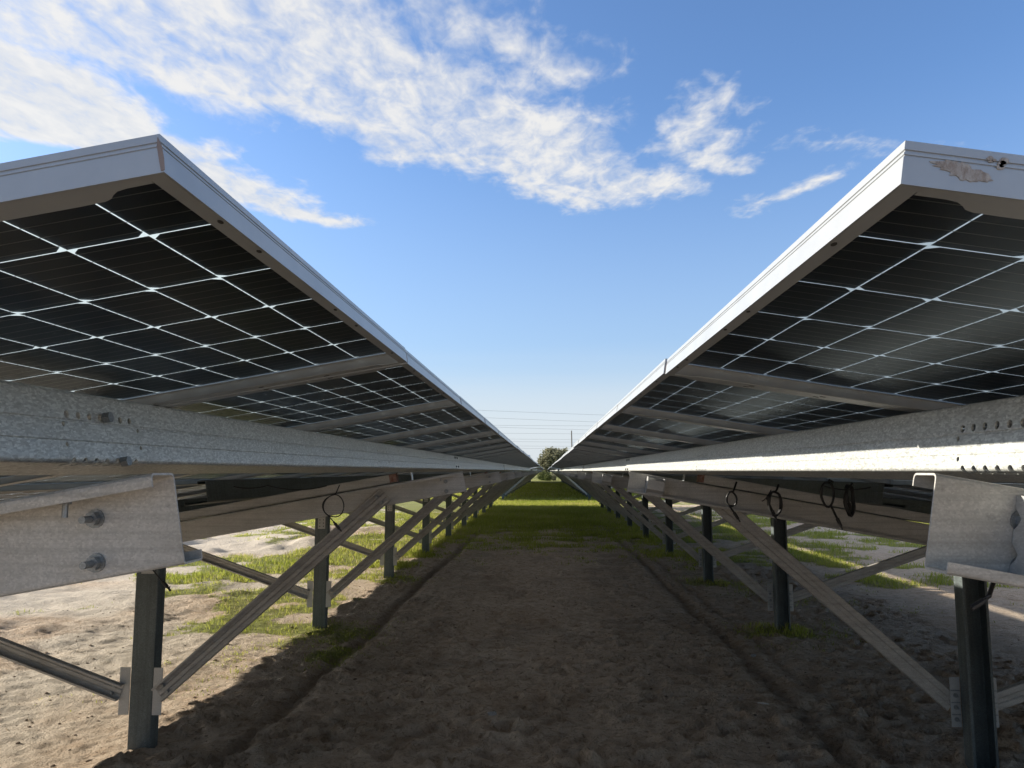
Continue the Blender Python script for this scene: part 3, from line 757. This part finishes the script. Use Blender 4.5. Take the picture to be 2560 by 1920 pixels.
# small litter on the sand
zf = lambda x, y: float(height(np.array([x]), np.array([y]))[0])
mb = MB(); x, y = 1.57, 6.05; mb.tube([(0, 0, .004), (.035, -.012, .006), (.075, -.03, .004)], [.006, .007, .005], 7)
o = mb.build('stick', M['stick']); o.location = (x, y, zf(x, y) + .004); tag(o, 'small pale stick lying on the shaded sand right of centre', 'stick')
def stone(x, y, r, label, seed):
    rr = random.Random(seed); mb = MB(); n, k = 9, 6
    for j in range(k + 1):
        for i in range(n):
            a, b = 2 * PI * i / n, PI * j / k; q = r * (1 + .22 * rr.uniform(-1, 1)); mb.v.append((q * math.cos(a) * math.sin(b) * 1.25, q * math.sin(a) * math.sin(b), q * .7 * math.cos(b)))
    for j in range(k):
        for i in range(n): mb.face((j * n + i, (j + 1) * n + i, (j + 1) * n + (i + 1) % n, j * n + (i + 1) % n))
    o = mb.build('stone', M['stone']); o.location = (x, y, zf(x, y) + r * .3); tag(o, label, 'stone')
stone(-.39, 5.7, .028, 'grey stone lying in the middle of the shaded aisle', 3)
stone(1.95, 7.6, .022, 'small pale stone on the shaded sand by the right wheel rut', 8)

# dry stalks and clods scattered over the sand
def scatter(name, n, m, kind):
    x = rng.uniform(-6, 5, n); y = 2.6 + 13 * rng.random(n) ** 1.5; z = height(x, y); V, F = [], []
    k = (fbm(x * 1.2, y * 1.2, 61, 3) > .40) | (np.abs(x + 1.75) < .25); x, y, z = x[k], y[k], z[k]
    for i in range(len(x)):
        o = len(V)
        if kind == 'stalk':
            a = rng.uniform(0, PI); l = rng.uniform(.015, .06); w = rng.uniform(.0012, .003); c, s_ = math.cos(a), math.sin(a); b = rng.uniform(-.3, .3) * l
            for t, ww in ((-1, 1), (0, 1), (1, .4)):
                px, py, pz = x[i] + c * l * t - s_ * b * (1 - t * t), y[i] + s_ * l * t + c * b * (1 - t * t), z[i] + .006 + rng.uniform(0, .008)
                V += [(px - s_ * w * ww, py + c * w * ww, pz), (px + s_ * w * ww, py - c * w * ww, pz + .001)]
            F += [(o, o + 1, o + 3, o + 2), (o + 2, o + 3, o + 5, o + 4)]
        else:
            q = rng.uniform(.004, .013) * (1.6 if rng.random() < .06 else 1)
            p = [(1, 0, 0), (0, 1, 0), (-1, 0, 0), (0, -1, 0), (0, 0, .9), (.7, .7, .45), (-.7, .7, .4), (-.7, -.7, .45), (.7, -.7, .4)]
            V += [(x[i] + q * a * rng.uniform(.7, 1.3), y[i] + q * b * rng.uniform(.7, 1.3), z[i] + q * c * rng.uniform(.7, 1.2) - .001) for a, b, c in p]
            F += [tuple(o + t for t in f) for f in ((0, 5, 8), (0, 1, 5), (1, 6, 5), (1, 2, 6), (2, 7, 6), (2, 3, 7), (3, 8, 7), (3, 0, 8), (4, 8, 5), (4, 5, 6), (4, 6, 7), (4, 7, 8))]
    me = bpy.data.meshes.new(name); me.from_pydata(V, [], F); me.materials.append(m); o = bpy.data.objects.new(name, me); COL.objects.link(o); return o
M['straw'] = m_plain('dry_straw', (.26, .19, .11), .9); M['clod'] = m_plain('soil_clod', (.22, .155, .10), .95)
tag(scatter('dry_stalks', 1500, M['straw'], 'stalk'), 'thin dry stalks scattered over the sand', 'dry stalks', kind='stuff')
tag(scatter('soil_clods', 2600, M['clod'], 'clod'), 'small brown crumbs of soil scattered over the sand', 'soil clods', kind='stuff')

# ------------------------------------------------------------------ far end of the aisle: trees, shrubs, shed, pole, wires
def crown(name, blobs, n, size, m, parent, seed):
    r = np.random.default_rng(seed); P, T = [], []
    for bx, by, bz, rx, ry, rz_, wgt in blobs:
        k = int(n * wgt); d = r.normal(size=(k, 3)); d /= np.linalg.norm(d, axis=1)[:, None]; rad = r.random(k) ** .45 * (1 + .25 * (r.random(k) ** 3))
        p = d * rad[:, None] * np.array([rx, ry, rz_]) + np.array([bx, by, bz])
        cl = vnoise(p[:, 0] * 1.6 + 50, p[:, 2] * 1.6 + p[:, 1] * .7 + 50, seed)
        keep = cl > .18; P.append(p[keep]); T.append(np.clip(.25 + .6 * r.random(keep.sum()) * cl[keep] + .25 * (p[keep, 2] - bz) / rz_, 0, 1))
    P = np.concatenate(P); T = np.concatenate(T); k = len(P)
    a = r.normal(size=(k, 3)); a /= np.linalg.norm(a, axis=1)[:, None]; b = np.cross(a, r.normal(size=(k, 3))); b /= np.linalg.norm(b, axis=1)[:, None]
    s = size * r.uniform(.6, 1.4, k)[:, None]; V = np.stack([P - a * s, P + b * s * .5, P + a * s, P - b * s * .5], 1)
    me = bpy.data.meshes.new(name); me.vertices.add(4 * k); me.vertices.foreach_set('co', V.ravel()); me.loops.add(4 * k); me.loops.foreach_set('vertex_index', np.arange(4 * k))
    me.polygons.add(k); me.polygons.foreach_set('loop_start', np.arange(k) * 4); me.polygons.foreach_set('loop_total', np.full(k, 4)); me.update(calc_edges=True)
    at = me.attributes.new('tone', 'FLOAT', 'POINT'); at.data.foreach_set('value', np.repeat(T, 4)); me.materials.append(m)
    o = bpy.data.objects.new(name, me); COL.objects.link(o); o.parent = parent; return o
def tree(loc, blobs, n, size, label, seed, trunk_r=.22, kind='tree', m='leaf', stems=((0, 0, 3.2),)):
    o = empty(kind, loc); crown('crown', blobs, n, size, M[m], o, seed); mb = MB()
    for sx, sy, h in stems: mb.tube([(0, 0, -.2), (sx * .4, sy * .4, h * .5), (sx, sy, h)], [trunk_r, trunk_r * .75, trunk_r * .35], 8)
    mb.build('trunk', M['bark'], o); tag(o, label, kind.replace('_', ' ')); return o
tree((1.7, 152, 0), [(0, 0, 3.9, 3.0, 2.8, 2.2, .45), (-1.7, -.4, 2.9, 1.6, 2, 2.3, .25), (1.9, .3, 4.0, 2.2, 2.2, 2.0, .25), (-.9, 0, 5.2, 1.4, 1.5, 1.0, .1)], 11000, .22,
     'broad olive green tree with rounded crown closing the end of the aisle', 5, stems=((-.8, 0, 4.2), (.9, .2, 4.4), (0, .3, 4.6)))
tree((6.4, 156, 0), [(0, 0, 3.6, 2.6, 2.4, 2.4, .6), (-1.5, 0, 4.6, 1.3, 1.4, 1.0, .25)], 7000, .22, 'second olive green tree half hidden by the right row of panels at the aisle end', 9, stems=((0, 0, 3.8),))
tree((-.5, 140, 0), [(0, 0, .8, 1.1, 1.0, .9, 1)], 1600, .12, 'light green shrub below the left side of the broad tree', 21, .05, 'shrub', 'shrub', ((0, 0, .8),))
tree((.3, 136, 0), [(0, 0, .6, .7, .8, .75, 1)], 1200, .10, 'low yellowish shrub in the middle of the far aisle end', 22, .05, 'shrub', 'shrub', ((0, 0, .6),))
tree((1.4, 139, 0), [(0, 0, .7, 1.0, 1.0, .7, 1)], 1400, .10, 'dark low shrub below the right side of the broad tree', 23, .05, 'shrub', 'leaf', ((0, 0, .6),))
# shed
o = empty('shed', (-10.5, 185, 0)); mb = MB(); mb.box((-7, 0, -.3), (6.2, 12, 4.6)); mb.build('wall', M['shedwall'], o)
mb = MB(); mb.prism([(-.4, 4.62), (6, 5.65), (12.4, 4.62), (12.4, 4.48), (6, 5.5), (-.4, 4.48)], (-7.4, 0, 0), (0, 1, 0), (0, 0, 1), (14, 0, 0)); mb.build('roof', M['roof'], o)
mb = MB(); mb.box((1.5, -.06, 0), (4.2, -.01, 3.2)); mb.build('door', M['roof'], o)
tag(o, 'low blue grey metal shed left of the broad tree at the aisle end', 'shed')
# pole
o = empty('utility_pole', (5.1, 150, 0)); mb = MB(); mb.tube([(0, 0, -.5), (-.05, 0, 5), (-.12, 0, 9.5)], [.17, .14, .11], 10); mb.build('shaft', M['pole'], o)
mb = MB(); mb.tube([(-.12, 0, 9.45), (-.12, 0, 9.62)], [.05, .03], 6); mb.build('insulator', M['plate'], o)
tag(o, 'slim dark utility pole standing above the right panels near the vanishing point', 'utility pole')
# overhead wires
for i, (ya, yb) in enumerate(((1027, 1039), (1045, 1057), (1064, 1066), (1068, 1077), (1083.5, 1086), (1098, 1100), (1104, 1107), (1115, 1117), (1121, 1123))):
    D = 250 + 6 * i; sl = -(yb - ya) / 300 * 1.0
    zc = EYE + (1177 - (ya + yb) / 2) / 1923 * D; pts = []
    for k in range(41):
        x = -170 + 340 * k / 40; pts.append((x, D + .02 * x, zc + sl * x + (x / 170) ** 2 * 1.6))
    mb = MB(); mb.tube(pts, .032, 5)
    w = mb.build('power_line', M['wire']); tag(w, f'{("topmost","second","third","fourth","fifth","sixth","seventh","eighth","lowest")[i]} of the thin grey power lines crossing the sky at the aisle end' if i else 'topmost of the thin grey power lines crossing the sky at the aisle end', 'power line', 'power lines across the end of the aisle')

# ------------------------------------------------------------------ sky, sun, camera
w = bpy.data.worlds.new('World'); S.world = w; w.use_nodes = True; nt = w.node_tree; nt.nodes.clear()
sky = nt.nodes.new('ShaderNodeTexSky'); sky.sky_type = 'NISHITA'; sky.sun_disc = False
sky.sun_elevation = SUN_EL; sky.sun_rotation = -PI / 2 + SUN_AZ; sky.air_density = 1.0; sky.dust_density = 1.0; sky.ozone_density = 4.5
SKY = .092
tc = nt.nodes.new('ShaderNodeTexCoord'); sx = nt.nodes.new('ShaderNodeSeparateXYZ'); L(nt, tc.outputs['Generated'], sx.inputs[0])
dz = mth(nt, 'MAXIMUM', sx.outputs[2], .02)
cx = nt.nodes.new('ShaderNodeCombineXYZ'); L(nt, mth(nt, 'DIVIDE', sx.outputs[0], dz), cx.inputs[0]); L(nt, mth(nt, 'DIVIDE', sx.outputs[1], dz), cx.inputs[1])
P = cx.outputs[0]
def vm(op, a, b=None, out=0):
    n = nt.nodes.new('ShaderNodeVectorMath'); n.operation = op
    for i, v in enumerate((a, b)):
        if v is None: continue
        if hasattr(v, 'links'): L(nt, v, n.inputs[i])
        else: n.inputs[i].default_value = v
    return n.outputs['Value'] if op in ('DOT_PRODUCT', 'LENGTH', 'DISTANCE') else n.outputs[0]
wn = N(nt, 'ShaderNodeTexNoise', i_Scale=2.4, i_Detail=5, i_Roughness=.55); L(nt, P, wn.inputs['Vector'])
warp = vm('MULTIPLY', vm('SUBTRACT', wn.outputs['Color'], (.5, .5, .5)), (.55, .55, 0)); PW_ = vm('ADD', P, warp)
def capsule(a, b, r0, r1, e, gain=1.0):
    """soft capsule from a to b with radius r0..r1 and edge softness e"""
    A = (*a, 0); ba = (b[0] - a[0], b[1] - a[1], 0); l2 = ba[0] ** 2 + ba[1] ** 2
    pa = vm('SUBTRACT', PW_, A); h = mth(nt, 'DIVIDE', vm('DOT_PRODUCT', pa, ba), l2, clamp=True)
    sc = nt.nodes.new('ShaderNodeVectorMath'); sc.operation = 'SCALE'; sc.inputs[0].default_value = ba; L(nt, h, sc.inputs['Scale'])
    d = vm('LENGTH', vm('SUBTRACT', pa, sc.outputs[0]))
    r = mth(nt, 'MULTIPLY_ADD', h, r1 - r0, r0)
    t = mth(nt, 'DIVIDE', mth(nt, 'SUBTRACT', mth(nt, 'ADD', r, e), d), 2 * e, clamp=True)
    return mth(nt, 'MULTIPLY', mth(nt, 'SMOOTH_MIN', t, 1, .2), gain)
caps = [capsule((-1.02, 1.42), (.27, 2.58), .47, .27, .16, 1.0), capsule((-1.0, 1.80), (.16, 2.76), .10, .12, .13, 1.20), capsule((-.35, 1.38), (.06, 1.85), .24, .14, .2, .92),
        capsule((-1.50, 1.76), (-.88, 2.92), .33, .11, .13, 1.22), capsule((-2.2, 1.5), (-1.25, 1.62), .2, .12, .2, .84), capsule((.44, 2.04), (.55, 2.45), .09, .12, .14, 1.16),
        capsule((.72, 2.90), (.98, 2.66), .07, .07, .13, 1.20), capsule((.80, 2.30), (1.35, 2.5), .07, .10, .16, .92), capsule((-4, 1.2), (-2.4, 2.4), .4, .3, .4, .95), capsule((-1.6, .25), (1.6, -.2), .62, .62, .25, 1.5)]  # last capsule: unseen cloud bank overhead, added to brighten the shaded ground
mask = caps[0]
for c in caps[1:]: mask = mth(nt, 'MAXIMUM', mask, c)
mp = nt.nodes.new('ShaderNodeMapping'); mp.inputs['Rotation'].default_value = (0, 0, .45); mp.inputs['Scale'].default_value = (1.25, .72, 1); L(nt, P, mp.inputs[0])
def nz(scale, det, rough, dist=0):
    n = N(nt, 'ShaderNodeTexNoise', i_Scale=scale, i_Detail=det, i_Roughness=rough, i_Distortion=dist); L(nt, mp.outputs[0], n.inputs['Vector']); return n.outputs['Fac']
n1 = nz(2.6, 5, .55, .5); n2 = nz(10.5, 4, .55, .5); n3 = nz(42, 3, .5, .3)
tex = mth(nt, 'ADD', mth(nt, 'ADD', mth(nt, 'MULTIPLY', n1, .40), mth(nt, 'MULTIPLY', n2, .48)), mth(nt, 'MULTIPLY', n3, .12))
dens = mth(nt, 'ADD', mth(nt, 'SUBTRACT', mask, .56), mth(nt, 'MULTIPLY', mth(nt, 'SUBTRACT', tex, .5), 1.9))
cv = nt.nodes.new('ShaderNodeMapRange'); cv.interpolation_type = 'SMOOTHSTEP'; L(nt, dens, cv.inputs[0])
for i, v in ((1, -.12), (2, .70), (3, 0), (4, 1)): cv.inputs[i].default_value = v
cov = cv.outputs[0]
cov = mth(nt, 'SMOOTH_MIN', cov, .93, .15)
cov = mth(nt, 'MULTIPLY', cov, mth(nt, 'MULTIPLY', mth(nt, 'SUBTRACT', sx.outputs[2], .10), 8, clamp=True))
skyc = nt.nodes.new('ShaderNodeVectorMath'); skyc.operation = 'SCALE'; L(nt, sky.outputs[0], skyc.inputs[0]); skyc.inputs['Scale'].default_value = 1.0
skyc2 = vm('MULTIPLY', skyc.outputs[0], (.98, 1.0, 1.06))
CL = 3.7
shade = ramp(nt, tex, [(.40, (.84 * CL, .87 * CL, .92 * CL)), (.60, (1.06 * CL, 1.04 * CL, 1.0 * CL))]).outputs[0]
gm = nt.nodes.new('ShaderNodeMapRange'); gm.interpolation_type = 'SMOOTHSTEP'; L(nt, sx.outputs[2], gm.inputs[0])
for i, v in ((1, .46), (2, .0), (3, 0), (4, .56)): gm.inputs[i].default_value = v
skyc2 = mixc(nt, gm.outputs[0], skyc2, (.57 * CL, .69 * CL, .84 * CL))
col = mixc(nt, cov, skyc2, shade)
# pale stratus lying along the horizon
hz = nt.nodes.new('ShaderNodeMapping'); hz.inputs['Scale'].default_value = (1.2, 1.2, 26); L(nt, tc.outputs['Generated'], hz.inputs[0])
hn = N(nt, 'ShaderNodeTexNoise', i_Scale=1.0, i_Detail=5); L(nt, hz.outputs[0], hn.inputs['Vector'])
hh = mth(nt, 'ADD', sx.outputs[2], mth(nt, 'MULTIPLY', mth(nt, 'SUBTRACT', hn.outputs['Fac'], .5), .05))
hm = nt.nodes.new('ShaderNodeMapRange'); hm.interpolation_type = 'SMOOTHSTEP'; L(nt, hh, hm.inputs[0])
for i, v in ((1, .17), (2, .04), (3, 0), (4, .70)): hm.inputs[i].default_value = v
col = mixc(nt, hm.outputs[0], col, (.92 * CL, .97 * CL, 1.02 * CL))
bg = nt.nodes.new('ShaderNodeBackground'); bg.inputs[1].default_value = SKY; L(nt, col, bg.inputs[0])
wo = nt.nodes.new('ShaderNodeOutputWorld'); L(nt, bg.outputs[0], wo.inputs[0])

sl = bpy.data.lights.new('sun', 'SUN'); sl.energy = 3.7; sl.angle = math.radians(.5); sl.color = (1, .935, .81)
so = bpy.data.objects.new('sun', sl); COL.objects.link(so)
to_sun = Vector((-math.cos(SUN_AZ) * math.cos(SUN_EL), math.sin(SUN_AZ) * math.cos(SUN_EL), math.sin(SUN_EL)))
so.rotation_euler = to_sun.to_track_quat('Z', 'Y').to_euler(); so.location = to_sun * 50

cam = bpy.data.cameras.new('camera'); co = bpy.data.objects.new('camera', cam); COL.objects.link(co)
f = 1923.; cam.sensor_fit = 'HORIZONTAL'; cam.sensor_width = 36; cam.lens = f / 2560 * 36; cam.clip_start = .02; cam.clip_end = 3000
a = Vector(((1365 - 1280) / f, -(1177 - 960) / f, 1)).normalized()        # the row direction in the camera's frame (right, up, forward)
zc = Vector((0, a.z, -a.y)).normalized(); xc = Vector((a.y * zc.z - a.z * zc.y, a.z * zc.x - a.x * zc.z, a.x * zc.y - a.y * zc.x))
if xc.x < 0: xc = -xc
right, up, fwd = (Vector((xc[i], a[i], zc[i])) for i in range(3))
R = Matrix((right, up, -fwd)).transposed(); co.matrix_world = Matrix.Translation((0, 0, EYE)) @ R.to_4x4()
S.camera = co
S.view_settings.view_transform = 'Standard'; S.view_settings.look = 'None'; S.view_settings.gamma = 1; S.view_settings.exposure = 1.35
S.cycles.max_bounces = 10; S.cycles.transparent_max_bounces = 16; S.cycles.use_denoising = True
